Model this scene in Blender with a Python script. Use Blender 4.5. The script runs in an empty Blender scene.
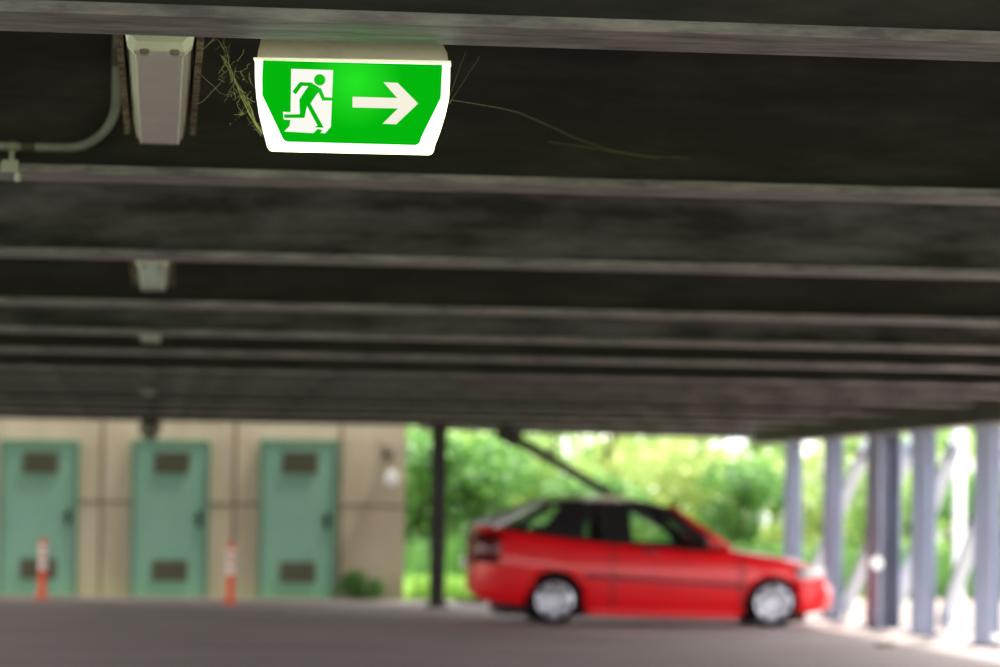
import bpy, bmesh, math, random
from mathutils import Vector, Matrix
from mathutils.geometry import tessellate_polygon
random.seed(7)
S = bpy.context.scene
COL = S.collection

# ------------------------------------------------------------------ camera
F = 3100.0                      # focal length in pixels of the 1000 px wide frame
CAM_H = 1.31
YAW, PITCH, ROLL = math.atan(353/F), math.atan(171/F), 0.0145
fw = Vector((math.sin(YAW)*math.cos(PITCH), math.cos(YAW)*math.cos(PITCH), math.sin(PITCH)))
r0 = Vector((math.cos(YAW), -math.sin(YAW), 0))
u0 = r0.cross(fw)
RT = r0*math.cos(ROLL) + u0*math.sin(ROLL)
UP = -r0*math.sin(ROLL) + u0*math.cos(ROLL)
C0 = Vector((0, 0, CAM_H))
cam = bpy.data.cameras.new('camera')
cam.sensor_width = 36; cam.lens = 36*F/1000
cam.clip_end = 500
cam.dof.use_dof = True; cam.dof.focus_distance = 7.1; cam.dof.aperture_fstop = 3.3
co = bpy.data.objects.new('camera', cam); COL.objects.link(co)
M3 = Matrix((RT, UP, -fw)).transposed()
co.matrix_world = Matrix.Translation(C0) @ M3.to_4x4()
S.camera = co

def ray(px, py): return fw + RT*((px-500)/F) + UP*((333.5-py)/F)
def at_y(px, py, Y):
    d = ray(px, py); return C0 + d*(Y/d.y)
def at_z(px, py, z):
    d = ray(px, py); return C0 + d*((z-CAM_H)/d.z)
def at_x(px, py, X):
    d = ray(px, py); return C0 + d*(X/d.x)

# ------------------------------------------------------------------ materials
def lin(c): return tuple(((v/255)/12.92 if v/255 <= .04045 else ((v/255+.055)/1.055)**2.4) for v in c)
MATS = {}
def mat(name, rgb, rough=.6, metal=0, noise=0, scale=5, rgb2=None, coat=0, spec=.5, stretch=(1,1,1), bump=0, contrast=(.35,.7), emit=0):
    m = bpy.data.materials.new(name); m.use_nodes = True; nt = m.node_tree; b = nt.nodes['Principled BSDF']
    c = lin(rgb) + (1,)
    b.inputs['Base Color'].default_value = c
    b.inputs['Roughness'].default_value = rough; b.inputs['Metallic'].default_value = metal
    b.inputs['Coat Weight'].default_value = coat; b.inputs['Coat Roughness'].default_value = .04
    b.inputs['Specular IOR Level'].default_value = spec
    if emit:
        b.inputs['Emission Color'].default_value = c; b.inputs['Emission Strength'].default_value = emit
    if rgb2:
        tc = nt.nodes.new('ShaderNodeTexCoord'); mp = nt.nodes.new('ShaderNodeMapping'); mp.inputs['Scale'].default_value = stretch
        n = nt.nodes.new('ShaderNodeTexNoise'); n.inputs['Scale'].default_value = scale; n.inputs['Detail'].default_value = 6
        n.inputs['Roughness'].default_value = .65
        r = nt.nodes.new('ShaderNodeValToRGB')
        r.color_ramp.elements[0].position = contrast[0]; r.color_ramp.elements[1].position = contrast[1]
        r.color_ramp.elements[0].color = c; r.color_ramp.elements[1].color = lin(rgb2)+(1,)
        L = nt.links.new
        L(tc.outputs['Object'], mp.inputs['Vector']); L(mp.outputs['Vector'], n.inputs['Vector'])
        L(n.outputs['Fac'], r.inputs['Fac']); L(r.outputs['Color'], b.inputs['Base Color'])
        if bump:
            bp = nt.nodes.new('ShaderNodeBump'); bp.inputs['Strength'].default_value = bump; bp.inputs['Distance'].default_value = .01
            L(n.outputs['Fac'], bp.inputs['Height']); L(bp.outputs['Normal'], b.inputs['Normal'])
    MATS[name] = m
    return m
def emission(name, rgb, strength):
    m = bpy.data.materials.new(name); m.use_nodes = True; nt = m.node_tree; nt.nodes.clear()
    e = nt.nodes.new('ShaderNodeEmission'); e.inputs['Color'].default_value = rgb+(1,); e.inputs['Strength'].default_value = strength
    o = nt.nodes.new('ShaderNodeOutputMaterial'); nt.links.new(e.outputs[0], o.inputs[0])
    return m
def glass(name, tint, gloss=.12):
    m = bpy.data.materials.new(name); m.use_nodes = True; nt = m.node_tree; nt.nodes.clear()
    t = nt.nodes.new('ShaderNodeBsdfTransparent'); t.inputs[0].default_value = tint+(1,)
    g = nt.nodes.new('ShaderNodeBsdfGlossy'); g.inputs['Roughness'].default_value = .03
    lw = nt.nodes.new('ShaderNodeFresnel'); lw.inputs['IOR'].default_value = 1.5
    mx = nt.nodes.new('ShaderNodeMixShader'); o = nt.nodes.new('ShaderNodeOutputMaterial')
    L = nt.links.new
    L(lw.outputs[0], mx.inputs[0]); L(t.outputs[0], mx.inputs[1]); L(g.outputs[0], mx.inputs[2]); L(mx.outputs[0], o.inputs[0])
    return m
def leaf_mat(name, dark, light, trans=.45):
    m = bpy.data.materials.new(name); m.use_nodes = True; nt = m.node_tree; nt.nodes.clear()
    geo = nt.nodes.new('ShaderNodeNewGeometry'); r = nt.nodes.new('ShaderNodeValToRGB')
    r.color_ramp.elements[0].color = lin(dark)+(1,); r.color_ramp.elements[1].color = lin(light)+(1,)
    d = nt.nodes.new('ShaderNodeBsdfDiffuse'); t = nt.nodes.new('ShaderNodeBsdfTranslucent')
    g = nt.nodes.new('ShaderNodeBsdfGlossy'); g.inputs['Roughness'].default_value = .35
    mx = nt.nodes.new('ShaderNodeMixShader'); mx.inputs[0].default_value = trans
    m2 = nt.nodes.new('ShaderNodeMixShader'); m2.inputs[0].default_value = .06
    o = nt.nodes.new('ShaderNodeOutputMaterial'); L = nt.links.new
    L(geo.outputs['Random Per Island'], r.inputs[0]); L(r.outputs[0], d.inputs[0]); L(r.outputs[0], t.inputs[0])
    L(d.outputs[0], mx.inputs[1]); L(t.outputs[0], mx.inputs[2]); L(mx.outputs[0], m2.inputs[1]); L(g.outputs[0], m2.inputs[2]); L(m2.outputs[0], o.inputs[0])
    return m

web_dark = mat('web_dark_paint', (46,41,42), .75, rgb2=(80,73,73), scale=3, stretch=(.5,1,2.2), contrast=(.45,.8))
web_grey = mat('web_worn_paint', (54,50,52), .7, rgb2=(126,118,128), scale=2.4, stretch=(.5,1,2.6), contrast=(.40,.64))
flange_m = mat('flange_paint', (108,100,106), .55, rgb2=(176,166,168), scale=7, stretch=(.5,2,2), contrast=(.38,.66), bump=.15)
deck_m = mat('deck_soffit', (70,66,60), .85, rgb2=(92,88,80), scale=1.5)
floor_m = mat('asphalt_floor', (150,136,132), .8, rgb2=(196,182,176), scale=1.1, stretch=(.35,1.3,1), contrast=(.3,.75), bump=.1)
concrete_m = mat('cast_concrete', (178,162,138), .85, rgb2=(206,192,168), scale=1.1, stretch=(1.4,1,.5), contrast=(.3,.75))
seam_m = mat('concrete_seam', (124,110,92), .9)
green_paint = mat('green_door_paint', (122,166,144), .55, rgb2=(130,174,152), scale=1.5)
frame_green = mat('green_frame_paint', (92,136,112), .55)
vent_m = mat('vent_dark', (92,90,70), .7)
black_m = mat('black_plastic', (26,26,27), .45)
dark_steel = mat('dark_column_paint', (44,40,38), .6, rgb2=(58,54,50), scale=4)
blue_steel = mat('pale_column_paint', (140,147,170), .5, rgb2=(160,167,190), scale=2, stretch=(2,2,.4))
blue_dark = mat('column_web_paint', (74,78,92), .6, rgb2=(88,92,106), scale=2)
brace_paint = mat('pale_blue_paint', (200,210,222), .5)
white_paint = mat('white_paint', (232,236,240), .45)
galv = mat('galvanised', (150,150,146), .45, .7, rgb2=(185,185,180), scale=12)
conduit_m = mat('conduit_grey', (146,146,144), .3, rgb2=(176,176,172), scale=10, stretch=(1,1,1))
housing_m = mat('sign_housing', (208,194,182), .55, rgb2=(182,168,156), scale=14, contrast=(.5,.8))
tray_m = mat('lamp_tray', (150,134,112), .8, rgb2=(84,72,58), scale=35, contrast=(.4,.6))
red_paint = mat('car_red', (226,2,20), .35, coat=.35, spec=.3)
dark_red = mat('moulding_red', (120,18,36), .5)
tail_m = mat('tail_lamp_red', (92,12,16), .3, coat=.15)
rubber = mat('tyre_rubber', (10,10,11), .9, spec=.2)
alloy = mat('alloy', (205,205,215), .3, .75)
cabin_m = mat('cabin_dark', (28,28,30), .9)
plate_m = mat('plate_white', (230,230,230), .4)
lamp_clear = mat('headlamp_clear', (215,215,215), .1, coat=1)
orange_m = mat('delineator_orange', (250,78,36), .5)
refl_m = mat('reflective_white', (250,240,232), .35)
grass_m = leaf_mat('grass_blades', (96,150,50), (176,214,96), .35)
gravel_m = mat('pale_gravel', (140,124,112), .9, rgb2=(160,144,132), scale=2)
earth_m = mat('grass_earth', (104,132,66), .95, rgb2=(132,160,82), scale=.8)
bark_m = mat('bark', (84,72,58), .9, rgb2=(110,98,80), scale=8)
win_glass = glass('car_glass', (.84,.90,.92))
rear_glass = leaf_mat('car_rear_glass', (214,222,226), (214,222,226), .5)  # sky reflection put into the glass as a pale, translucent tone
web_silk = mat('cobweb_silk', (150,148,104), .7)

# diffuser: milky plastic
diff_m = mat('milky_diffuser', (248,242,234), .25, coat=.5, rgb2=(240,232,224), scale=6)
diff_m.node_tree.nodes['Principled BSDF'].inputs['Subsurface Weight'].default_value = .0
cap_m = mat('lamp_end_cap', (248,248,238), .35, coat=.3)

sign_back_fill = emission('sign_back_added_glow', (.86, 1.0, .5), 2.4)  # added glow on the unseen sign back, to light the beam behind
EXPO = .95; EM = 2**-EXPO
sign_white = emission('sign_white_light', (.97, 1.0, .93), .95)
sign_edge = emission('sign_edge_glow', (.80, 1.0, .40), 2.6)
sign_green = emission('sign_green_light', (0.004, .52, .006), EM)
# soft hot-spot of the tube behind the green foil
nt = sign_green.node_tree; em = [n for n in nt.nodes if n.type == 'EMISSION'][0]
tc = nt.nodes.new('ShaderNodeTexCoord'); vd = nt.nodes.new('ShaderNodeVectorMath'); vd.operation = 'DISTANCE'; vd.inputs[1].default_value = (.005, 0, .055)
rp = nt.nodes.new('ShaderNodeValToRGB'); rp.color_ramp.elements[0].color = (.02, .80, .02, 1); rp.color_ramp.elements[1].color = (.001, .47, .004, 1)
rp.color_ramp.elements[0].position = 0.0; rp.color_ramp.elements[1].position = .11
nt.links.new(tc.outputs['Object'], vd.inputs[0]); nt.links.new(vd.outputs['Value'], rp.inputs[0]); nt.links.new(rp.outputs[0], em.inputs[0])
sign_symbol = emission('sign_symbol_light', (.96, .96, .88), EM)

# ------------------------------------------------------------------ helpers
def link(name, bm, m, parent=None, smooth=False):
    me = bpy.data.meshes.new(name); bmesh.ops.recalc_face_normals(bm, faces=bm.faces[:]); bm.to_mesh(me); bm.free()
    for mm in (m if isinstance(m, (list, tuple)) else [m]): me.materials.append(mm)
    if smooth:
        for p in me.polygons: p.use_smooth = True
    o = bpy.data.objects.new(name, me); COL.objects.link(o)
    if parent: o.parent = parent
    return o
def box(bm, x0, x1, y0, y1, z0, z1, bev=0):
    vs = [bm.verts.new((x, y, z)) for x in (x0, x1) for y in (y0, y1) for z in (z0, z1)]
    fs = [bm.faces.new([vs[i] for i in f]) for f in ((0,1,3,2),(4,6,7,5),(0,4,5,1),(2,3,7,6),(0,2,6,4),(1,5,7,3))]
    if bev:
        es = list({e for f in fs for e in f.edges}); bmesh.ops.bevel(bm, geom=es, offset=bev, segments=2, affect='EDGES')
    return bm
def nb(): return bmesh.new()
def bx(*a, **k): return box(nb(), *a, **k)
def tube(bm, pts, r, seg=10, caps=True):
    pts = [Vector(p) for p in pts]; rings = []
    n = len(pts); ref = None
    for i, p in enumerate(pts):
        t = (pts[min(i+1, n-1)] - pts[max(i-1, 0)]).normalized()
        if ref is None or abs(ref.dot(t)) > .95: ref = Vector((0,0,1)) if abs(t.z) < .9 else Vector((1,0,0))
        a = t.cross(ref).normalized(); b = a.cross(t).normalized(); ref = b
        rr = r[i] if isinstance(r, (list, tuple)) else r
        rings.append([bm.verts.new(p + a*math.cos(2*math.pi*k/seg)*rr + b*math.sin(2*math.pi*k/seg)*rr) for k in range(seg)])
    for i in range(n-1):
        for k in range(seg): bm.faces.new((rings[i][k], rings[i][(k+1)%seg], rings[i+1][(k+1)%seg], rings[i+1][k]))
    if caps: bm.faces.new(rings[0][::-1]); bm.faces.new(rings[-1])
    return bm
def lathe(bm, prof, axis='z', seg=24, off=(0,0,0)):
    off = Vector(off); rings = []
    for r, h in prof:
        ring = []
        for k in range(seg):
            a = 2*math.pi*k/seg; c, s = math.cos(a)*r, math.sin(a)*r
            ring.append(bm.verts.new(off + (Vector((c, s, h)) if axis == 'z' else Vector((c, h, s)))))
        rings.append(ring)
    for i in range(len(rings)-1):
        for k in range(seg): bm.faces.new((rings[i][k], rings[i][(k+1)%seg], rings[i+1][(k+1)%seg], rings[i+1][k]))
    bm.faces.new(rings[0][::-1]); bm.faces.new(rings[-1])
    return bm
def loft(bm, rings, mats=None):
    V = [[bm.verts.new(p) for p in r] for r in rings]; n = len(V[0])
    for i in range(len(V)-1):
        for k in range(n): bm.faces.new((V[i][k], V[i][(k+1)%n], V[i+1][(k+1)%n], V[i+1][k]))
    bm.faces.new(V[0][::-1]); bm.faces.new(V[-1])
    return bm
def prism(bm, loops, f0, f1):
    """flat polygon with holes (2-D loops), extruded between mappings f0 and f1"""
    pts = [p for l in loops for p in l]
    tris = tessellate_polygon([[Vector((p[0], p[1], 0)) for p in l] for l in loops])
    a = [bm.verts.new(f0(*p)) for p in pts]; b = [bm.verts.new(f1(*p)) for p in pts]
    for t in tris:
        try: bm.faces.new([a[i] for i in t]); bm.faces.new([b[i] for i in reversed(t)])
        except ValueError: pass
    k = 0
    for l in loops:
        n = len(l)
        for i in range(n):
            j = (i+1) % n
            try: bm.faces.new((a[k+i], a[k+j], b[k+j], b[k+i]))
            except ValueError: pass
        k += n
    return bm
def props(o, label, cat, group=None, kind=None):
    if label: o['label'] = label
    if cat: o['category'] = cat
    if group: o['group'] = group
    if kind: o['kind'] = kind
    return o
def thing(name, label, cat, loc=(0,0,0), group=None, rz=0, kind='thing'):
    o = bpy.data.objects.new(name, None); o.empty_display_size = .1; COL.objects.link(o)
    o.location = loc; o.rotation_euler = (0,0,rz)
    return props(o, label, cat, group, kind)
def struct(name, bm, m):
    o = link(name, bm, m); o['kind'] = 'structure'; return o
def dup(root, loc=None, label=None, rz=None, scale=None):
    def cp(o, parent):
        c = o.copy(); COL.objects.link(c)
        if parent is not None: c.parent = parent
        for ch in KIDS.get(o.name, [x for x in COL.objects if x.parent == o]): cp(ch, c)
        return c
    KIDS = {}
    for x in list(COL.objects):
        if x.parent: KIDS.setdefault(x.parent.name, []).append(x)
    c = cp(root, None)
    if loc is not None: c.location = loc
    if label: c['label'] = label
    if rz is not None: c.rotation_euler = (0,0,rz)
    if scale is not None: c.scale = scale
    return c

# ------------------------------------------------------------------ key dimensions
BH = 1.03                         # beam underside above the camera
ZB = CAM_H + BH                   # beam underside
ZD = ZB + .50                     # deck soffit
XL, XR = -7.5, 8.02
YB = -9.0
rear_px = [31, 180, 257.5, 305, 332.5, 352, 370, 379.5, 388.5, 399, 407, 413, 419]
beam_rear = [at_z(0, y, ZB).y for y in rear_px]
FLW = .29; FLT = .026; WT = .02
WALL_Y = 41.9
X_WALL_END = at_y(405, 520, WALL_Y).x

# ------------------------------------------------------------------ setting
struct('floor', bx(XL-1, 8.75, YB-1, 41.2, -.25, 0), floor_m)
struct('ground', bx(-60, 90, -60, 140, -.6, -.06), earth_m)
trim = bx(8.75, 16.5, 0, 47, -.5, -.02); struct('trim_1', trim, gravel_m)
kb = bx(XL, 8.75, 41.2, 41.6, -.3, .015); struct('trim_2', kb, mat('kerb_concrete', (176,160,148), .85, rgb2=(196,182,170), scale=2))
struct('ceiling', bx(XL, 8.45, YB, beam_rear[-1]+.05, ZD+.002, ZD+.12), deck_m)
# back wall with formwork seams
wb = nb(); prism(wb, [[(XL,-.2),(X_WALL_END,-.2),(X_WALL_END,ZD),(XL,ZD)]], lambda x,z: (x, WALL_Y, z), lambda x,z: (x, WALL_Y+.3, z))
wall = struct('wall_back', wb, concrete_m)
sm = nb()
for px in (101, 234, 340): 
    x = at_y(px, 520, WALL_Y).x; box(sm, x-.022, x+.022, WALL_Y-.006, WALL_Y+.01, 0, ZD)
zs = at_y(300, 505, WALL_Y).z; box(sm, XL, X_WALL_END, WALL_Y-.005, WALL_Y+.01, zs-.02, zs+.02)
link('formwork_seam', sm, seam_m, wall)

# doors
def door(i, pxl, pxr, lab):
    x0, x1 = at_y(pxl, 560, WALL_Y).x, at_y(pxr, 560, WALL_Y).x
    ztop = at_y((pxl+pxr)/2, 440, WALL_Y).z
    d = bpy.data.objects.new('door_%d' % i, None); COL.objects.link(d); d.location = (x0, WALL_Y, 0); d['kind'] = 'structure'; d['label'] = lab; d['category'] = 'door'
    w = x1-x0
    b = nb(); box(b, 0, .05, -.05, .02, 0, ztop); box(b, w-.05, w, -.05, .02, 0, ztop); box(b, .05, w-.05, -.05, .02, ztop-.05, ztop)
    link('door_frame', b, frame_green, d)
    leaf = link('door_leaf', bx(.052, w-.052, -.035, .02, .02, ztop-.052), green_paint, d)
    for (za, zb) in ((ztop-.45, ztop-.16), (.22, .50)):
        v = nb(); xa, xb = w*.28, w*.74
        box(v, xa, xb, -.04, -.034, za, zb)
        n = 9
        for k in range(n):
            z = za + (k+.5)*(zb-za)/n; box(v, xa+.02, xb-.02, -.055, -.04, z-.006, z+.008)
        link('vent_grille', v, vent_m, leaf)
    h = nb(); box(h, w-.16, w-.10, -.05, -.036, .94, 1.16, .005); box(h, w-.24, w-.11, -.095, -.075, 1.06, 1.085); box(h, w-.135, w-.115, -.08, -.04, 1.06, 1.085)
    link('door_handle', h, black_m, leaf)
    for z in (.3, 1.0, 1.8):
        link('hinge', tube(nb(), [(.045, -.06, z-.06), (.045, -.06, z+.06)], .014), frame_green, d)
door(1, -2, 77, 'pale green steel door at left frame edge behind the first orange post')
door(2, 130, 208, 'pale green steel door in the middle of the concrete wall')
door(3, 258, 336, 'pale green steel door nearest the open greenery at the wall end')

# ------------------------------------------------------------------ beams
beam_names = ['dark steel ceiling beam nearest the camera, in front of the exit sign',
 'dark steel ceiling beam directly behind the lit exit sign',
 'steel ceiling beam with worn grey patches on its side, behind the sign beam',
 'dark steel ceiling beam right behind the second ceiling lamp',
 'pale-sided steel ceiling beam just in front of the third ceiling lamp',
 'dark steel ceiling beam sixth back from the camera',
 'steel ceiling beam seventh back from the camera', 'steel ceiling beam eighth back from the camera',
 'steel ceiling beam ninth back from the camera', 'steel ceiling beam tenth back from the camera',
 'steel ceiling beam third from the far open edge', 'steel ceiling beam second from the far open edge',
 'last steel ceiling beam, just in front of the concrete wall with doors']
def make_beam(y_rear, label, wm):
    yc = y_rear - FLW/2
    t = thing('steel_beam', label, 'ceiling beam', ((XL+XR)/2, yc, ZB), 'steel beams under the parking deck')
    h = (XR-XL)/2
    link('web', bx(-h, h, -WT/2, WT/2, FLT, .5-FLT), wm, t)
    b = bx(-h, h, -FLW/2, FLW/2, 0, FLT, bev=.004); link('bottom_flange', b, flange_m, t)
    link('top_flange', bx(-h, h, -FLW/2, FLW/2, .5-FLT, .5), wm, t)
    return t
for i, (y, l) in enumerate(zip(beam_rear, beam_names)):
    make_beam(y, l, web_grey if i in (2, 4) else web_dark)
WEB2 = beam_rear[1]-FLW/2-WT/2            # front face of second beam's web
# edge beam over the right row of columns and the fascia at the far edge
def channel(name, label, p0, p1, zb, zt, m, fall=0):
    p0 = Vector(p0); p1 = Vector(p1); L = (p1-p0).length; a = math.atan2(p1.y-p0.y, p1.x-p0.x)
    t = thing(name, label, 'ceiling beam', (p0.x, p0.y, zb), None, a)
    t.rotation_euler = (0, fall, a)
    h = zt-zb
    link('web', bx(0, L, -.01, .01, .02, h-.02), m, t)
    link('bottom_flange', bx(0, L, -.13, .13, 0, .02), flange_m, t)
    link('top_flange', bx(0, L, -.13, .13, h-.02, h), m, t)
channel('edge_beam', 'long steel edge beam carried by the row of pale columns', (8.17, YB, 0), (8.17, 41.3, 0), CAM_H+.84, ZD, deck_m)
channel('fascia_beam', 'dark steel edge beam above the open greenery, over the diagonal brace', (X_WALL_END+.15, beam_rear[-1]+.3, 0), (8.6, 41.86, 0), ZB-.04, ZD-.015, web_dark, .012)

# ------------------------------------------------------------------ columns
def h_column(label, x, y, ztop, m_fl, m_web, w=.26, d=.24, rot=0, group=None, name='steel_column'):
    t = thing(name, label, 'column', (x, y, 0), group, rot)
    link('flange', bx(-w/2, w/2, -d/2, -d/2+.018, .02, ztop), m_fl, t)
    link('flange', bx(-w/2, w/2, d/2-.018, d/2, .02, ztop), m_fl, t)
    link('web', bx(-.009, .009, -d/2+.018, d/2-.018, .02, ztop), m_web, t)
    b = bx(-w/2-.06, w/2+.06, -d/2-.06, d/2+.06, 0, .02)
    bp = link('base_plate', b, m_web, t)
    for sx in (-1, 1):
        for sy in (-1, 1):
            link('bolt', lathe(nb(), [(.016,.02),(.016,.045),(.008,.05)], seg=6, off=(sx*(w/2+.03), sy*(d/2+.03), 0)), galv, bp)
    return t
ZE = CAM_H+.84
# dark column by the wall
p = at_z(437, 607, 0)
h_column('dark steel column standing alone between concrete wall and red car', p.x, p.y+.05, ZB, dark_steel, dark_steel, .185, .18)
XC = 8.17
cols = [(792, .15), (832, .16), (883, .36), (923, .19), (987, .20)]
labs = ['pale blue-grey steel column behind the bonnet of the red car',
        'pale blue-grey steel column right beside the nose of the red car',
        'broad steel column with a dark recessed web and white reflector disc',
        'pale steel column just left of the thin white post',
        'pale steel column nearest the camera, at the right frame edge']
for (px, w), l in zip(cols, labs):
    q = at_x(px, 620, XC)
    if px == 883:   # turned so its open side faces the camera
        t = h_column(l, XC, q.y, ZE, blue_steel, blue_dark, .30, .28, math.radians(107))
        # reflectors
        dk = lathe(nb(), [(.0,-.004),(.07,-.004),(.07,.004),(.0,.004)], 'y', 20)
        o = link('reflector', dk, mat('reflector_white', (255,255,255), .2), t)
        c = Vector((XC, q.y, 0)); tgt = at_x(877, 563, XC-.16)
        R = Matrix.Rotation(-math.radians(107), 3, 'Z')
        o.location = R @ (tgt - c); o.rotation_euler = (0, 0, -math.radians(107))
    else:
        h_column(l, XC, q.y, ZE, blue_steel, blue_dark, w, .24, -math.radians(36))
# diagonal braces outside the row
def brace(label, p0, p1, m, r=.07, thin=.5, name='diagonal_brace'):
    p0 = Vector(p0); p1 = Vector(p1); t = thing(name, label, 'brace', p1, 'diagonal braces along the open side' if m is brace_paint else None)
    d = p0-p1; a = d.normalized(); s = a.cross(Vector((0,0,1))).normalized(); n = a.cross(s)
    b = nb(); loft(b, [[q + s*r*i + n*r*thin*j for i, j in ((-1,-1),(1,-1),(1,1),(-1,1))] for q in (Vector((0,0,0)), d)])
    link('bar', b, m, t)
    for q, sg in ((Vector((0,0,0)), 1), (d, -1)):
        g = nb(); c = q + a*.12*sg; loft(g, [[c + a*i*.16 + n*j*.12 + s*k for i, j in ((-1,-1),(1,-1),(1,1),(-1,1))] for k in (-.012, .012)])
        link('gusset_plate', g, m, t)
XB = 8.47
for (x0, y0, x1, y1, lab) in ((866,446,803,590,'pale diagonal brace between the two columns by the car nose'),
                         (913,440,846,592,'pale diagonal brace crossing behind the broad recessed column'),
                         (956,440,893,594,'pale diagonal brace crossing behind the column left of the thin post'),
                         (1006,440,944,604,'pale diagonal brace between thin white post and the last column')):
    a = at_x(x0, y0, XB); b = at_x(x1, y1, XB); brace(lab, (XB, a.y, min(a.z, ZD-.35)), (XB, b.y, .12), brace_paint, .065, .8)
fa = at_y(490, 424, 40.25); fb = at_y(615, 497, 40.35); dd = fb-fa
st = fa - dd*((fa.z-2.3)/(-dd.z)) if False else fa + dd*((2.28-fa.z)/dd.z); en = fa + dd*((.12-fa.z)/dd.z)
brace('dark diagonal brace rising behind the red car roof to the ceiling', st, en, dark_steel, .06, 1.0)
# thin white post outside
q = at_y(959, 560, 36.2)
t = thing('thin_post', 'thin white square post standing outside on pale gravel', 'post', (q.x, q.y, -.02))
link('post_shaft', bx(-.06, .06, -.06, .06, .0, 3.2), white_paint, t); link('post_foot', bx(-.11, .11, -.11, .11, 0, .02), white_paint, t)
link('post_cap', bx(-.07, .07, -.07, .07, 3.2, 3.23), white_paint, t)
# low white guard at the right edge
q = at_z(994, 649, 0)
t = thing('guard_rail', 'low white guard rail at the foot of the last column', 'guard rail', (q.x+.05, q.y, 0))
link('rail', bx(-.08, .9, -.03, .03, .07, .14, bev=.01), white_paint, t)
for x in (-.02, .82): link('leg', bx(x-.03, x+.03, -.025, .025, 0, .07), blue_dark, t)
q = at_z(886, 646, 0)
b = nb(); 
for k in range(5): box(b, -.10+k*.035, -.05+k*.035+random.random()*.03, -.12+k*.03, .02+k*.03, 0, .02+random.random()*.02)
o = link('fallen_leaf_scrap', b, bark_m); o.location = (q.x, q.y, 0); props(o, 'small brown scrap lying on the floor below the broad column', 'debris', kind='thing')

# ------------------------------------------------------------------ wall fittings and delineator posts
p = at_y(388, 452, WALL_Y); t = thing('wall_lamp', 'small brown wall lamp high on the wall end', 'lamp', (p.x, WALL_Y, p.z))
link('back_plate', bx(-.07, .07, -.02, 0, -.09, .09, bev=.005), mat('lamp_brown', (92,78,66), .6), t)
link('lamp_shade', lathe(nb(), [(.035,.10),(.06,.07),(.095,-.06),(.085,-.07),(.03,-.06)], seg=18, off=(0,-.11,0)), MATS['lamp_brown'], t)
link('arm', tube(nb(), [(0,-.01,.05),(0,-.11,.09)], .014), MATS['lamp_brown'], t)
p = at_y(391, 478, WALL_Y); o = link('wall_plaque', lathe(nb(), [(.0,-.02),(.085,-.02),(.095,-.012),(.095,0),(.0,0)], 'y', 24), mat('plaque_white', (252,252,255), .3)); o.location = (p.x, WALL_Y, p.z)
props(o, 'round white disc on the concrete wall below the wall lamp', 'sign', kind='thing')
def delineator(px, py, label):
    q = at_z(px, py, 0); t = thing('delineator_post', label, 'post', (q.x, q.y, 0), 'orange delineator posts along the wall')
    link('base', lathe(nb(), [(.09,0),(.09,.02),(.06,.04),(.045,.05)], seg=24), orange_m, t)
    link('post_shaft', lathe(nb(), [(.046,.05),(.046,.75),(.036,.772),(.01,.78)], seg=24), orange_m, t)
    for z0, z1 in ((.38,.50),(.53,.60),(.63,.70)): link('reflective_band', lathe(nb(), [(.0475,z0),(.0485,z0+.004),(.0485,z1-.004),(.0475,z1)], seg=24), refl_m, t)
delineator(42, 599, 'orange and white post in front of the left green door')
delineator(230, 604, 'orange and white post between the middle and right green doors')

# ceiling globe camera
yg = at_y(150, 428.5, (beam_rear[11]+beam_rear[12]-FLW)/2)
t = thing('dome_camera', 'dark round dome fitting hanging at the far end of the lamps', 'dome', (yg.x, yg.y, yg.z))
b = nb(); bmesh.ops.create_uvsphere(b, u_segments=20, v_segments=12, radius=.15); link('globe', b, mat('globe_dark', (96,90,82), .12, coat=1), t, True)
link('collar', lathe(nb(), [(.07,.085),(.09,.10),(.09,.14),(.05,.16)], seg=20), dark_steel, t)
link('stem', tube(nb(), [(0,0,.15), (0,0,ZD-yg.z)], .02), dark_steel, t)

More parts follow.
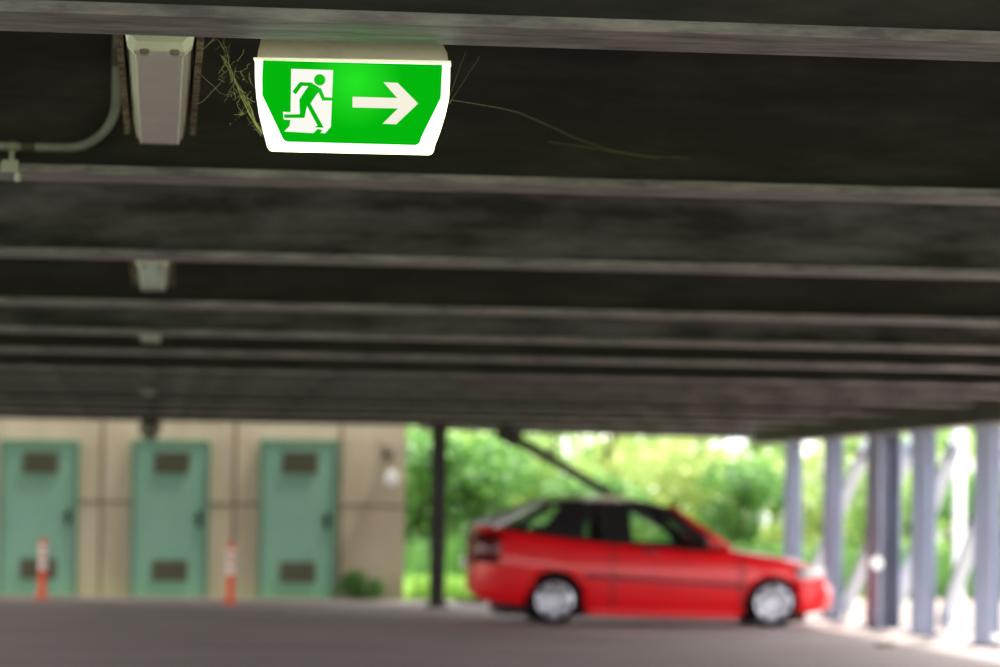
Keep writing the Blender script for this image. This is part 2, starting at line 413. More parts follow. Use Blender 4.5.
# ------------------------------------------------------------------ strip lights
def make_strip(y_near, y_far, label):
    x = at_y(161, 140, 9.4).x - .014; zb = CAM_H + 1.083
    L = y_far-y_near
    t = thing('strip_light', label, 'ceiling lamp', (x, y_near, zb), 'ceiling strip lights in a line', -.005)
    def ring(y, top, bot, h0, h1, r=.018):
        # rounded trapezoid, h0 bottom
        return [(-top, y, h1), (-top*.99, y, h1-.012), (-bot-r*.35, y, h0+r), (-bot+r*.6, y, h0), (bot-r*.6, y, h0), (bot+r*.35, y, h0+r), (top*.99, y, h1-.012), (top, y, h1)]
    b = nb()
    loft(b, [ring(.10, .087, .064, .004, .085), ring(.13, .089, .066, 0, .085), ring(L*.5, .087, .065, 0, .085), ring(L-.11, .083, .063, 0, .085), ring(L-.05, .080, .056, .004, .085), ring(L-.015, .074, .047, .02, .085), ring(L, .066, .040, .04, .085)])
    df = link('diffuser', b, diff_m, t)
    # highlight lines on the milky cover, shaped as thin pale tubes
    for sx in (-1, 1):
        link('cover_highlight', tube(nb(), [(sx*.056, .14, .001), (sx*.056, L-.10, .001)], .0028, 6), cap_m, df)
    c = nb(); loft(c, [ring(0, .086, .064, .012, .088), ring(.03, .092, .072, -.006, .088), ring(.10, .092, .072, -.006, .088), ring(.118, .090, .067, -.001, .088)])
    ec = link('end_cap', c, cap_m, t)
    for sx in (-1, 1):
        link('clip', bx(sx*.036-.011, sx*.036+.011, .02, .07, -.012, .0, bev=.003), mat('clip_grey', (140,138,128), .5) if 'clip_grey' not in MATS else MATS['clip_grey'], ec)
    tr = nb()
    for sx in (-1, 1):
        n = 60; pr = []
        for k in range(n+1):
            y = -.02 + (L-.06)*k/n; pr.append((y, .028 + .02*random.random()))
        pts = [(-.02, .10)] + [(y, z) for y, z in pr] + [(L-.08, .10)]
        prism(tr, [pts], lambda a, z: (sx*.1075, a, z), lambda a, z: (sx*.0905, a, z))
    box(tr, -.1075, .1075, -.02, L-.08, .092, .13)
    link('lamp_tray', tr, tray_m, t)
    for yy in (.3, L-.4): link('hanger_rod', tube(nb(), [(0, yy, .13), (0, yy, ZD-zb)], .006, 6), galv, t)
    return t
yf = [at_z(161, 147.5, CAM_H+1.083).y, at_z(157, 292, CAM_H+1.083).y, at_z(154, 344, CAM_H+1.083).y, at_z(152, 376, CAM_H+1.083).y, at_z(151, 395, CAM_H+1.083).y]
ln = ['milky ceiling strip light next to the exit sign', 'second ceiling strip light back, beyond the patchy beam', 'third ceiling strip light back along the beams', 'small blurred fourth ceiling strip light back', 'farthest small blurred ceiling strip light']
print('beams', [round(v,2) for v in beam_rear], 'lights', [round(v,2) for v in yf])
prev = None
for i, (y, l) in enumerate(zip(yf, ln)):
    fr = [b-FLW-.02 for b in beam_rear]; k = min(range(len(fr)), key=lambda j: abs(fr[j]-y))
    y = min(y, fr[k]) if y > fr[k]-.6 else y
    lo = beam_rear[k-1] + .06
    if i == 0: make_strip(at_z(161, 53, CAM_H+1.083).y-.1, y, l)
    else: make_strip(max(lo, y-1.95), y, l)

# ------------------------------------------------------------------ conduit on the second beam
YC = WEB2 - .022
pz = at_y(40, 147, YC); px_ = at_y(117, 60, YC)
R = .155; r = .0155
pts = [(-.9, YC, pz.z), (px_.x-R, YC, pz.z)]
for k in range(1, 9):
    a = k/9*math.pi/2; pts.append((px_.x-R+R*math.sin(a), YC, pz.z+R-R*math.cos(a)))
pts += [(px_.x, YC, pz.z+R), (px_.x, YC, ZD-.03)]
t = thing('conduit_pipe', 'grey metal conduit bending up the dark beam left of strip light', 'pipe', (px_.x, YC, pz.z))
P0 = Vector((px_.x, YC, pz.z))
link('pipe', tube(nb(), [Vector(p)-P0 for p in pts], r, 14), conduit_m, t, True)
a = at_y(35, 147, YC).x - P0.x
link('coupling', tube(nb(), [(a-.045,0,0),(a,0,0)], r+.003, 14), mat('coupling_brown', (92,82,76), .5), t)
b_ = at_y(117, 58, YC).z - P0.z
link('coupling', tube(nb(), [(px_.x-P0.x,0,b_-.03),(px_.x-P0.x,0,b_+.03)], r+.003, 14), MATS['coupling_brown'], t)
cx = at_y(12, 147, YC).x - P0.x
FF = beam_rear[1]-FLW - YC              # flange front edge relative to YC
clamp = nb(); zf = ZB - pz.z
tube(clamp, [(cx-.012,0,0),(cx+.012,0,0)], r+.004, 14)
box(clamp, cx-.008, cx+.008, -.012, 0, zf+FLT+.002, -.01); box(clamp, cx-.008, cx+.008, FF, 0, zf+FLT+.001, zf+FLT+.006)
box(clamp, cx-.026, cx+.026, FF-.012, FF+.02, zf+FLT+.001, zf+FLT+.008)
box(clamp, cx-.026, cx+.026, FF-.018, FF-.004, zf-.006, zf+FLT+.008)
cl = link('beam_clamp', clamp, mat('clamp_steel', (176,176,160), .4, .3), t)
cx2 = at_y(17, 184, YC+FF).x - P0.x
link('bolt', tube(nb(), [(cx2, FF+.03, zf-.03),(cx2, FF+.03, zf-.001)], .011, 6), MATS['clamp_steel'], cl)

# ------------------------------------------------------------------ exit sign
DS = 7.1                                    # distance along the optical axis
def sgn(cx, cy):                            # crop reading -> sign-plane metres (x right, z up), roll removed
    ux, uy = (cx-509)/3.846, (cy-330)/3.846
    c, s = math.cos(ROLL), math.sin(ROLL)
    return ((ux*c+uy*s)*DS/F, -(-ux*s+uy*c)*DS/F)
sc_px = (220+509/3.846, 20+330/3.846)
sc_ = C0 + ray(*sc_px)*DS
t = thing('exit_sign', 'lit green emergency exit sign with running figure and white arrow', 'exit sign', sc_, None, -YAW)
def flat(loops, y0, y1, m, parent, name, already=False):
    loops = [[sgn(*p) for p in l] for l in loops]
    return link(name, prism(nb(), loops, lambda x, z: (x, y0, z), lambda x, z: (x, y1, z)), m, parent)
def arc(cx, cy, r, a0, a1, n=6): return [(cx+r*math.cos(math.radians(a0+(a1-a0)*k/n)), cy+r*math.sin(math.radians(a0+(a1-a0)*k/n))) for k in range(n+1)]
outer = [(133,148),(885,160),(884,230),(880,300),(866,365),(846,430),(826,482)] + arc(800,495,23,10,85,5) + arc(205,479,25,95,165,5) + [(166,430),(150,365),(140,300),(134,230)]
panel = flat([outer], 0, .014, [sign_white, sign_edge, sign_back_fill], t, 'light_panel')
for p_ in panel.data.polygons:
    if p_.normal.y > -.5: p_.material_index = 2 if p_.normal.y > .5 else 1
# rim of clear acrylic around the panel
greenp = [(165,155),(855,172),(852,240),(849,300),(775,450)] + arc(748,458,24,25,88,5) + arc(264,444,25,92,150,5) + [(163,290),(162,220)]
gp = flat([greenp], -.003, 0, sign_green, t, 'green_face')
doorway = [(274,188),(435,193),(431,300),(427,412),(405,437),(388,436),(394,424),(376,420),(360,436),(248,430),(268,410),(272,384)]
flat([doorway], -.005, -.0031, sign_symbol, gp, 'doorway')
flat([[(243,354),(306,359),(300,386),(246,384)]], -.0052, -.0031, sign_symbol, gp, 'foot_outline')
man = nb()
def addp(l): prism(man, [[sgn(*p) for p in l]], lambda x, z: (x, -.0075, z), lambda x, z: (x, -.0053, z))
addp(arc(384,231,22,0,345,23))
addp([(279,277),(307,240),(357,242),(352,256),(316,254),(292,287)])
addp([(350,242),(372,254),(389,266),(366,296),(346,326),(306,308),(326,276)])
addp([(374,268),(389,263),(403,298),(433,300),(432,311),(394,311)])
addp([(306,306),(338,318),(326,378),(249,378),(248,365),(308,364)])
addp([(330,322),(346,318),(397,410),(398,416),(364,414),(376,408)])
link('running_figure', man, sign_green, gp)
flat([[(510,296),(682,301),(629,240),(683,242),(762,322),(678,402),(626,400),(685,341),(510,337)]], -.005, -.0031, emission('arrow_light', (.93,.88,.74), EM), gp, 'arrow')
# housing on top, with a cream lower lip given a glow of its own
hz = [(143,150),(878,162),(874,130),(862,104),(846,88),(175,66),(158,84),(148,120)]
hz2 = [(143,150),(878,162),(874,130),(862,104),(846,80),(846,-10),(175,-22),(160,66),(148,120)]
flat([hz2], -.012, .075, housing_m, t, 'housing')
flat([[(130,146),(888,159),(888,167),(130,154)]], -.014, .05, mat('lip_cream_glow', (236,236,196), .4, emit=.35), t, 'lower_lip')
br = nb(); 
x0, z0 = sgn(300, -8)
yb = (beam_rear[0]-.02) - sc_.y
for sx in (-.12, .12): box(br, sx-.02, sx+.02, yb-.02, .07, z0-.004, z0+.004)
zrel = ZB + FLT - sc_.z
for sx in (-.12, .12): box(br, sx-.02, sx+.02, yb-.06, yb+.03, zrel+.001, max(zrel+.007, z0-.004))
link('mounting_bracket', br, galv, t)

# ------------------------------------------------------------------ cobwebs
def P3(px, py, d): return C0 + ray(px, py)*d
def web(name, label, strands, r):
    b = nb(); base = P3(*strands[0][0])
    for s in strands:
        rr = s[-1] if isinstance(s[-1], float) else r; pts = [p for p in s if not isinstance(p, float)]
        tube(b, [P3(*p)-base for p in pts], rr, 5)
    o = link(name, b, web_silk); o.location = base
    return props(o, label, 'cobweb', kind='thing')
def mk(a, b, n, jit, d0, d1):
    out = []
    for k in range(n+1):
        f = k/n; out.append((a[0]+(b[0]-a[0])*f+random.uniform(-jit,jit), a[1]+(b[1]-a[1])*f+random.uniform(-jit,jit), d0+(d1-d0)*f))
    return out
st_ = []
st_.append([(222,56,7.3),(229,64,7.3),(234,78,7.28),(241,97,7.25),(250,115,7.22),(262,134,7.18),.0009])
st_ += [mk((222,56),(262,134),7,2.5,7.3,7.18) + [.0004] for _ in range(6)]
st_ += [mk((198,72),(226,96),5,1.5,7.6,7.3) + [.0005], mk((196,105),(220,84),5,1.5,7.6,7.3) + [.0006], mk((202,50),(216,40),3,1,7.5,7.3)+[.0007], mk((200,52),(214,38),3,1,7.5,7.3)+[.0007]]
for _ in range(70):
    x = random.uniform(222,256); y = 52+ (x-218)*1.5+random.uniform(-22,26)
    st_.append(mk((x,y),(x+random.uniform(-10,10),y+random.uniform(-12,12)),3,1.2,7.3,7.25)+[random.choice((.0003,.00035,.0005))])
for _ in range(22):
    x = random.uniform(226,252); y = random.uniform(92,128)
    st_.append([(x,y,7.27),(x+random.uniform(-1,1),y+random.uniform(-1,1),7.27),random.uniform(.0005,.0011)])
web('cobweb', 'dusty tangled cobweb between strip light and exit sign', st_, .0005)
w2 = [mk((449,96),(466,52),6,.6,7.15,7.6)+[.0006], mk((449,104),(480,56),6,.5,7.15,7.6)+[.0005]]
w2.append([(452,100,7.2),(500,108,8.0),(520,113,8.8),(545,124,9.3),(575,138,9.5),(610,150,9.62),(660,159,9.68),.0007])
w2.append([(548,142,9.6),(580,146,9.62),(640,156,9.65),(690,158,9.7),.0006])
web('cobweb', 'long thin cobweb strand trailing right from the exit sign', w2, .0008)

# ------------------------------------------------------------------ the red car
PXM = None
q = at_z(556, 626, 0)                       # rear wheel's ground contact, near side
CAR_Y = q.y + .10                            # near tyre face
car_rot = math.radians(-.6)
k_ = (at_y(700, 600, CAR_Y).x - at_y(600, 600, CAR_Y).x)/100.0   # metres per pixel in the near-side plane
t = thing('hatchback_car', 'red three-door hatchback car parked side-on at the far edge', 'car', (q.x, CAR_Y+.80, 0), None, car_rot)
car = t
def cu(px, py=None):                         # photo reading -> (u along the car, z up) in its near-side plane
    g = 626+.0215*(px-556)
    return ((px-556)*k_, None if py is None else (g-py)*k_)
def sect(u, B, T, Sh, w, cab=False):
    z1 = B + (Sh-B)*.35; z2 = B + (Sh-B)*.62
    half = [(0,B),(.55*w,B),(.90*w,B+.012),(.965*w,B+.08),(w*.995,z1),(w,z2),(.985*w,Sh-.10 if Sh-B>.3 else Sh-.03),(.95*w,Sh-.02),(.90*w,Sh+(T-Sh)*.25+.0),(.6*w,Sh+(T-Sh)*.8),(0,T)]
    pts = [(u,-y,z) for y, z in half] + [(u,y,z) for y, z in reversed(half[1:-1])]
    return pts
st = [(-.845,.40,.62,.58,.48),(-.83,.32,.70,.66,.52),(-.80,.29,1.05,1.0,.60),(-.74,.25,1.085,1.03,.70),(-.60,.20,1.075,1.035,.785),(-.40,.18,1.04,1.015,.81),(0,.17,.985,.965,.825),(.5,.155,.93,.925,.83),(1.0,.145,.905,.90,.83),(1.5,.14,.89,.865,.83),(1.80,.14,.915,.855,.825),(1.95,.14,.90,.845,.82),(2.2,.14,.86,.80,.815),(2.5,.15,.83,.76,.80),(2.75,.17,.79,.71,.76),(2.88,.20,.73,.66,.70),(2.98,.23,.63,.59,.62),(3.04,.27,.52,.50,.48)]
b = nb(); loft(b, [sect(*s) for s in st])
bmesh.ops.recalc_face_normals(b, faces=b.faces[:])
tmp = link('body', b, [red_paint, cabin_m], car, True)
ss = tmp.modifiers.new('s', 'SUBSURF'); ss.levels = 2; ss.render_levels = 2
WR = .275
cut = nb()
for u in (0, 2.36):
    for sy in (-1, 1):
        c = nb(); lathe(c, [(.315, -.13), (.315, .16)], 'y', 40, off=(u, sy*.74, .285))
        me = bpy.data.meshes.new('x'); c.to_mesh(me); c.free(); cut.from_mesh(me); bpy.data.meshes.remove(me)
bmesh.ops.recalc_face_normals(cut, faces=cut.faces[:])
cme = bpy.data.meshes.new('cutter'); cut.to_mesh(cme); cut.free(); cme.materials.append(cabin_m); cme.materials.append(cabin_m)
for p in cme.polygons: p.material_index = 1
cob = bpy.data.objects.new('cutter', cme); COL.objects.link(cob); cob.parent = car
bo = tmp.modifiers.new('b', 'BOOLEAN'); bo.operation = 'DIFFERENCE'; bo.object = cob; bo.solver = 'EXACT'
dg = bpy.context.evaluated_depsgraph_get(); dg.update()
nm = bpy.data.meshes.new_from_object(tmp.evaluated_get(dg))
tmp.modifiers.clear(); tmp.data = nm; bpy.data.objects.remove(cob)
body = tmp
# cabin floor panel (dark) where the body is flat under the windows
link('dashboard_shelf', bx(-.60, 1.75, -.60, .60, .86, .935), cabin_m, car)
# roof
def roof_sec(u, z, w):
    return [(u,-w,z-.045),(u,-w*.97,z-.015),(u,-w*.75,z-.003),(u,0,z+.012),(u,w*.75,z-.003),(u,w*.97,z-.015),(u,w,z-.045),(u,0,z-.03)]
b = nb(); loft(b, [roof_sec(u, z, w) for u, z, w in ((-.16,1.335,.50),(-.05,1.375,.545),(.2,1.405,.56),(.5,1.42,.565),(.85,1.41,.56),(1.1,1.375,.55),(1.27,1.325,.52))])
roof = link('roof', b, mat('roof_painted_sheen', (206,188,186), .2, coat=1), car, True)  # pale tone paints the sky's sheen onto the red car's roof
# side frames with window openings
def gy(z): return .775-(z-.90)*.46
def W(l): return [cu(*p) for p in l]
out_ = W([(506,531),(515,528),(530,516),(546,506),(560,502.5),(600,500.5),(645,503.5),(668,509),(682,520),(704,540),(716,551),(700,552),(660,548),(600,544),(560,539)])
w_str = W([(527,530.5),(541,532),(562,508.5),(552,508)])
w_q = W([(584,539),(585,526),(592,517),(604,513),(604,541.5)])
w_f = W([(629,512),(650,512.5),(664,517),(680,531),(692,546),(690,549),(632,546)])
w_far = W([(522,532),(548,509),(604,510),(604,543),(560,537)])
for sy in (-1, 1):
    f0 = lambda u, z, s=sy: (u, s*gy(z), z); f1 = lambda u, z, s=sy: (u, s*(gy(z)-.03), z)
    fr = link('window_frame', prism(nb(), [out_] + ([w_str, w_q, w_f] if sy < 0 else [w_far, w_f]), f0, f1), black_m, car)
    g0 = lambda u, z, s=sy: (u, s*(gy(z)-.012), z); g1 = lambda u, z, s=sy: (u, s*(gy(z)-.016), z)
    for l in ((w_str, w_q, w_f) if sy < 0 else (w_far, w_f)): link('side_window', prism(nb(), [l], g0, g1), win_glass, fr)
pillar_reflection = mat('pillar_reflection', (226,226,230), .2, coat=1)
# A pillars in red; C pillars carry a painted pale reflection
for sy in (-1, 1):
    link('pillar', tube(nb(), [(1.25, sy*.535, 1.335),(1.45, sy*.59, 1.20),(1.66, sy*.655, 1.05),(1.90, sy*.715, .89)], [.03,.03,.032,.035], 8), red_paint, car, True)
    link('pillar', tube(nb(), [(-.13, sy*.52, 1.345),(-.32, sy*.58, 1.245),(-.52, sy*.64, 1.13),(-.66, sy*.67, 1.06)], [.024,.026,.028,.03], 8), pillar_reflection, car, True)
def pane(p, q, wa, wb, m, name):
    b = nb(); n = 6; A = []; B = []
    for k in range(n+1):
        f = -1+2*k/n; bow = .05*(1-f*f)
        A.append(b.verts.new((p[0]+bow*(1 if p[0]>.5 else -1), f*wa, p[1]+.0))); B.append(b.verts.new((q[0]+bow*(1 if p[0]>.5 else -1), f*wb, q[1]+.0)))
    for k in range(n): b.faces.new((A[k],A[k+1],B[k+1],B[k]))
    return link(name, b, m, car, True)
pane((1.26,1.335),(1.92,.895),.52,.69,win_glass,'windscreen')
pane((-.14,1.37),(-.74,1.10),.53,.68,rear_glass,'rear_window')
link('wiper', tube(nb(), [(-.76,-.05,1.10),(-.50,.2,1.20)], .008, 6), black_m, car)
# spoiler lip, with the sky's reflection painted in as a pale colour
b = nb(); loft(b, [[(-.86+.10*abs(f)**2.5, f*.66, 1.075),(-.66, f*.66, 1.085),(-.66, f*.66, 1.115),(-.85+.10*abs(f)**2.5, f*.66, 1.105)] for f in (-1,-.7,-.3,0,.3,.7,1)])
link('spoiler', b, mat('spoiler_reflection', (240,236,240), .25, coat=1), car, True)
# bumpers
def strip_around(us, y_of, z0, z1, off): pass
b = nb(); rings = []
for f in (-1,-.93,-.8,-.5,0,.5,.8,.93,1):
    u = -.85 + .50*max(0, (abs(f)-.35)/.65)**1.8; y = f*.79
    rings.append([(u+.12, y, .30),(u+.05, y, .40),(u-.005, y, .50),(u+.03, y, .58),(u+.14, y, .58),(u+.15, y, .30)])
link('rear_bumper', loft(b, rings), red_paint, car, True)
b = nb(); rings = []
for f in (-1,-.95,-.85,-.5,0,.5,.85,.95,1):
    u = 3.09 - .38*max(0, (abs(f)-.5)/.5)**2; y = f*.80
    rings.append([(u-.04, y, .22),(u, y, .30),(u+.005, y, .42),(u-.04, y, .53),(u-.16, y, .55),(u-.16, y, .22)])
link('front_bumper', loft(b, rings), red_paint, car, True)
# lamps
for sy in (-1, 1):
    b = nb(); loft(b, [[(-.855,sy*.30,z),(-.83,sy*.60,z),(-.74,sy*.735,z),(-.60,sy*.792,z),(-.62,sy*.70,z),(-.78,sy*.30,z)] for z in (.66,.80,1.0)])
    link('tail_lamp', b, tail_m, car, True)
    b = nb(); loft(b, [[(2.62,sy*.785,z0),(2.80,sy*.735,z0),(2.93,sy*.62,z0),(2.99,sy*.46,z0),(2.85,sy*.46,z0),(2.70,sy*.62,z0)] for z0 in (.58,.63,.70)])
    link('headlamp', b, lamp_clear, car, True)
    p = cu(648, 553); z = p[1]
    link('door_handle', bx(p[0]-.09, p[0]+.09, sy*.83-.02, sy*.83+.02, z-.018, z+.018, bev=.008), dark_red, car)
    a = cu(586, 576.5); c = cu(744, 586)
    b = nb(); loft(b, [[(u, sy*.81, z-.026),(u, sy*.845, z-.02),(u, sy*.845, z+.02),(u, sy*.81, z+.026)] for u, z in (a, ((a[0]+c[0])/2, (a[1]+c[1])/2), c)])
    link('side_moulding', b, dark_red, car)
    # door mirror
    m_ = cu(707, 543)
    b = nb(); loft(b, [[(m_[0]+dx-.05, sy*(.80+y), m_[1]-.055*s),(m_[0]+dx+.05*s, sy*(.80+y), m_[1]-.05*s),(m_[0]+dx+.06*s, sy*(.80+y), m_[1]+.04*s),(m_[0]+dx-.05, sy*(.80+y), m_[1]+.06*s)] for y, s, dx in ((-.06,.6,.03),(.03,1,0),(.15,.95,0),(.19,.6,.0))])
    dm = link('door_mirror', b, red_paint, car, True)
    link('mirror_glass', bx(m_[0]-.058, m_[0]-.051, sy*.89-.065, sy*.89+.065, m_[1]-.04, m_[1]+.045), lamp_clear, dm)
    # door gap and sill
    b = nb(); u = cu(612)[0]
    box(b, u-.006, u+.006, sy*.834-.004, sy*.834+.004, .24, .92); link('door_gap', b, black_m, car)
    b = nb(); u2 = cu(738)[0]; box(b, u2-.006, u2+.006, sy*.832-.004, sy*.832+.004, .24, .84)
    link('door_gap', b, black_m, car)
    a = cu(588); c = cu(736)
    link('sill', bx(a[0], c[0], sy*.80-.03, sy*.80+.03, .125, .205, bev=.012), red_paint, car)
pl = link('number_plate', bx(-.925, -.906, -.26, .26, .60, .71, bev=.004), plate_m, car)
link('exhaust_pipe', tube(nb(), [(-.60,.45,.2),(-.93,.45,.2)], .03, 12), galv, car)
link('underbody', bx(-.55, 2.75, -.66, .66, .10, .22), cabin_m, car)
# seats showing through the windows
for sy in (-1, 1):
    s = nb(); box(s, .58, .72, sy*.34-.2, sy*.34+.2, .9, 1.08, .03); box(s, .58, .68, sy*.34-.12, sy*.34+.12, 1.10, 1.24, .03)
    link('seat', s, cabin_m, car)
s = nb(); box(s, -.12, .02, -.5, .5, .93, 1.10, .03); link('seat', s, cabin_m, car)
# wheels
def wheel(u, sy):
    w = bpy.data.objects.new('wheel', None); COL.objects.link(w); w.parent = car; w.location = (u, sy*.725, WR); w.rotation_euler = (0, 0 if sy < 0 else math.pi, 0) if False else (0,0,0 if sy<0 else math.pi)
    link('tyre', lathe(nb(), [(.165,-.07),(.20,-.098),(.235,-.10),(.262,-.092),(.273,-.07),(.275,0),(.273,.07),(.262,.092),(.235,.10),(.19,.085)], 'y', 40), rubber, w, True)
    r = nb()
    # barrel with a shallow dish, spokes and outer lip
    lathe(r, [(.150,-.05),(.150,.03),(.0,.03),(.0,.028),(.15,.028)][:2], 'y', 40)
    link('wheel_well', r, cabin_m, w)
    lip = nb(); segs = 48; prof = [(.222,-.078),(.226,-.104),(.214,-.108),(.200,-.100),(.192,-.06)]
    rings = [[lip.verts.new((rr*math.cos(2*math.pi*k/segs), h, rr*math.sin(2*math.pi*k/segs))) for k in range(segs)] for rr, h in prof]
    for i in range(len(rings)-1):
        for k in range(segs): lip.faces.new((rings[i][k], rings[i][(k+1)%segs], rings[i+1][(k+1)%segs], rings[i+1][k]))
    n = 7
    for k in range(n):
        a = 2*math.pi*k/n + .2; ca, sa = math.cos(a), math.sin(a)
        def pt(rad, off, y): return (ca*rad - sa*off, y, sa*rad + ca*off)
        loft(lip, [[pt(rad,-wd,-.055),pt(rad,-wd*.8,y),pt(rad,wd*.8,y),pt(rad,wd,-.055)] for rad, wd, y in ((.04,.030,-.082),(.11,.036,-.092),(.17,.046,-.095),(.205,.060,-.090))])
    lathe(lip, [(.062,-.06),(.062,-.095),(.045,-.108),(.01,-.110)], 'y', 28)
    bmesh.ops.scale(lip, vec=(.89, 1, .89), verts=lip.verts[:])
    link('alloy_rim', lip, alloy, w)
for u in (0, 2.36):
    for sy in (-1, 1): wheel(u, sy)

rake = Matrix.Translation((0,0,WR)) @ Matrix.Rotation(math.radians(.9), 4, 'Y') @ Matrix.Translation((0,0,-WR))
for ch in list(COL.objects):
    if ch.parent == car and not ch.name.startswith('wheel'): ch.matrix_basis = rake @ ch.matrix_basis
car.scale = (1.025, 1, 1)
# ------------------------------------------------------------------ vegetation
def leaf_cloud(bm, blobs, n, size, rnd):
    tot = sum(b[1].x*b[1].y*b[1].z for b in blobs); 
    for c, rad in blobs:
        k = int(n*rad.x*rad.y*rad.z/tot)
        for _ in range(k):
            while True:
                v = Vector((rnd.uniform(-1,1), rnd.uniform(-1,1), rnd.uniform(-1,1)))
                if .35 < v.length < 1: break
            p = c + Vector((v.x*rad.x, v.y*rad.y, v.z*rad.z))
            s = size*rnd.uniform(.6, 1.3)
            a = Vector((rnd.gauss(0,1), rnd.gauss(0,1), rnd.gauss(0,.6))).normalized(); b = a.cross(Vector((rnd.gauss(0,1), rnd.gauss(0,1), rnd.gauss(0,1)))).normalized()
            vs = [bm.verts.new(p + q) for q in (-a*s, b*s*.45 , a*s, -b*s*.45)]
            bm.faces.new(vs)
    return bm
def shrub_proto(name, label, cat, m, seed, h, w, n, size, airy, group):
    rnd = random.Random(seed)
    t = thing(name, label, cat, (0,0,-.06), group)
    blobs = []
    for k in range(airy):
        a = rnd.uniform(0, 2*math.pi); rr = rnd.uniform(.1, .75)*w; z = rnd.uniform(.18, .92)*h
        s = rnd.uniform(.30, .5)*w*(1.15-.4*z/h)
        blobs.append((Vector((math.cos(a)*rr, math.sin(a)*rr*.8, z)), Vector((s, s*.9, s*rnd.uniform(.5,.8)))))
    link('foliage', leaf_cloud(nb(), blobs, n, size, rnd), m, t)
    tb = nb(); tube(tb, [(0,0,0),(rnd.uniform(-.1,.1),.05,h*.35),(rnd.uniform(-.2,.2),0,h*.8)], [.09,.06,.02], 7)
    for c, s in blobs[:7]: tube(tb, [(0,0,h*.2), Vector((c.x*.5, c.y*.5, c.z*.7)), c], [.04,.03,.012], 5)
    link('trunk', tb, bark_m, t)
    return t
lm1 = leaf_mat('leaf_fresh', (112,158,74), (212,234,150), .5)
lm2 = leaf_mat('leaf_dark', (58,106,44), (122,172,80), .45)
lm3 = leaf_mat('leaf_yellow', (156,184,96), (234,238,170), .5)
GR = 'trees and shrubs beyond the open side'
A = shrub_proto('leafy_tree', None, 'tree', lm1, 3, 4.6, 1.7, 4300, .12, 22, GR)
B = shrub_proto('dark_shrub', None, 'shrub', lm2, 5, 2.6, 1.5, 4600, .10, 18, GR)
Cc = shrub_proto('yellow_green_tree', None, 'tree', lm3, 9, 5.0, 1.8, 2900, .12, 18, GR)
used = set()
def plant(proto, px, Y, label, s=1.0, rz=None):
    q = at_y(px, 600, Y); loc = (q.x, Y, -.06)
    o = proto if proto.name not in used else dup(proto)
    used.add(proto.name); o.location = loc; o['label'] = label; o.scale = (s, s, s*random.uniform(.92,1.1)); o.rotation_euler = (0,0, random.uniform(0,6.28) if rz is None else rz)
for a in [
 (B, 418, 48.2, 'dark green shrub against the end of the concrete wall', .9),
 (A, 452, 52.0, 'fresh green tree around the dark column by the wall end', .95),
 (B, 474, 48.0, 'dark green shrub just behind the tail of the red car', 1.0),
 (Cc, 505, 55.6, 'yellow-green tree beside the top of the dark brace', .9),
 (A, 545, 50.6, 'fresh green tree behind the dark diagonal brace', .85),
 (B, 590, 47.8, 'dark green shrub behind the roof of the red car', .7),
 (Cc, 612, 53.6, 'yellow-green tree above the roof of the red car', .95),
 (A, 668, 57.0, 'fresh green tree above the windscreen of the red car', .9),
 (Cc, 700, 51.0, 'yellow-green tree above the scuttle of the red car', .8),
 (B, 738, 48.4, 'dark green shrub above the bonnet of the red car', .75),
 (A, 772, 54.0, 'fresh green tree left of the column behind the car bonnet', .72),
 (Cc, 818, 50.0, 'yellow-green tree between the two columns by the car nose', .68),
 (B, 860, 55.0, 'dark green shrub farther off left of the broad recessed column', .85),
 (A, 908, 51.0, 'fresh green tree right of the broad recessed column', .68),
 (Cc, 945, 56.0, 'yellow-green tree behind the thin white post', .75),
 (A, 400, 56.5, 'fresh green tree peeking past the corner of the concrete wall', 1.0),
 (B, 972, 47.5, 'dark green shrub left of the last column', .8),
 (A, 868, 48.0, 'fresh green tree left of the broad recessed column', .6),
 (A, 1000, 53.5, 'fresh green tree at the right frame edge', .8)]: plant(*a)
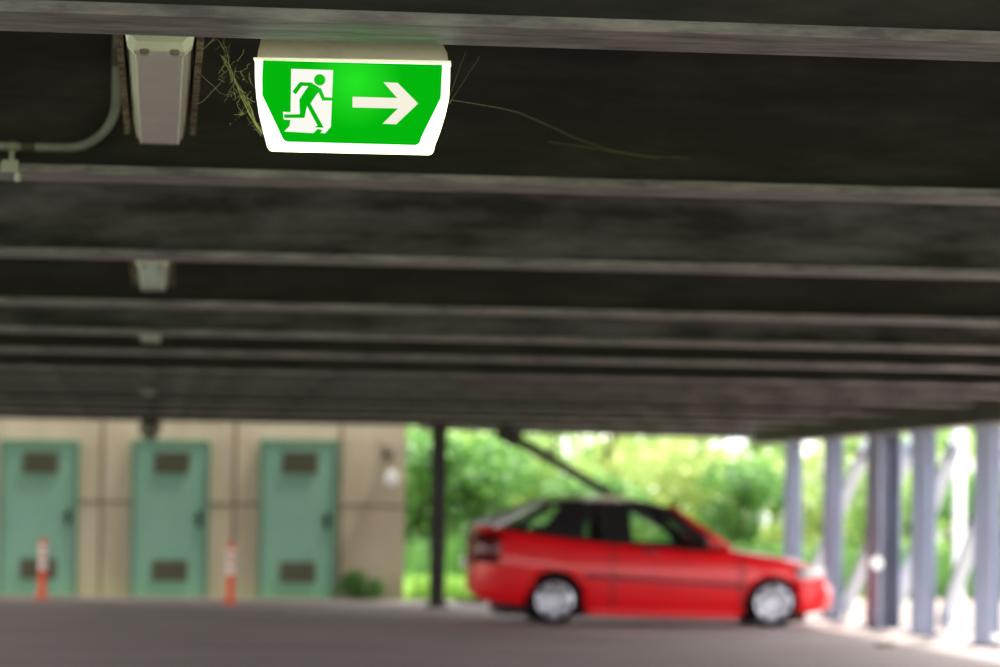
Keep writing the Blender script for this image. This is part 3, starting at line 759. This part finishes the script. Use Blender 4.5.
# weeds and grass
rnd = random.Random(21)
q = at_y(362, 598, 41.35)
t = thing('weed_clump', 'bushy green weed growing at the foot of the concrete wall', 'weed', (q.x, 41.4, .015))
link('foliage', leaf_cloud(nb(), [(Vector((0,0,.14)), Vector((.33,.2,.16))), (Vector((-.1,0,.26)), Vector((.16,.14,.14)))], 520, .06, rnd), lm2, t)
sb = nb(); [tube(sb, [(0,0,0), (random.uniform(-.2,.2), random.uniform(-.1,.1), random.uniform(.15,.32))], .006, 5) for _ in range(9)]; link('stem', sb, lm2, t)
def grass(name, label, x0, x1, y0, y1, n, hmin, hmax, m, z=-.06):
    b = nb()
    for _ in range(n):
        x = rnd.uniform(x0, x1); y = rnd.uniform(y0, y1); h = rnd.uniform(hmin, hmax); a = rnd.uniform(0, 6.28); w = rnd.uniform(.012,.03)
        dx, dy = math.cos(a)*w, math.sin(a)*w; lx, ly = rnd.gauss(0,.35)*h, rnd.gauss(0,.35)*h
        b.faces.new([b.verts.new(v) for v in ((x-dx,y-dy,z),(x+dx,y+dy,z),(x+lx+dx*.2,y+ly+dy*.2,z+h),(x+lx-dx*.4,y+ly-dy*.4,z+h*.95))])
    o = link(name, b, m); props(o, label, 'grass', kind='stuff')
grass('grass', 'bright green grass verge along the far edge of the floor', X_WALL_END+.1, 8.6, 41.75, 45.6, 9000, .08, .36, grass_m)
grass('undergrowth', 'tall dark green undergrowth beneath the trees beyond the verge', X_WALL_END+.1, 19, 45.7, 46.8, 5000, .25, .9, lm2)

# ------------------------------------------------------------------ light
w = bpy.data.worlds.new('sky'); S.world = w; w.use_nodes = True
bg = w.node_tree.nodes['Background']; bg.inputs['Color'].default_value = (.98, .97, 1.0, 1); bg.inputs['Strength'].default_value = 2.4
sun = bpy.data.lights.new('sun', 'SUN'); sun.energy = 3.4; sun.angle = math.radians(2); sun.color = (1, .96, .86)
so = bpy.data.objects.new('sun', sun); COL.objects.link(so)
d = Vector((.45, -.08, 1.1)); so.rotation_euler = d.to_track_quat('Z', 'Y').to_euler()

S.view_settings.view_transform = 'Standard'; S.view_settings.look = 'None'; S.view_settings.exposure = EXPO
S.cycles.use_denoising = True
S.cycles.max_bounces = 10; S.cycles.diffuse_bounces = 6; S.cycles.transparent_max_bounces = 12
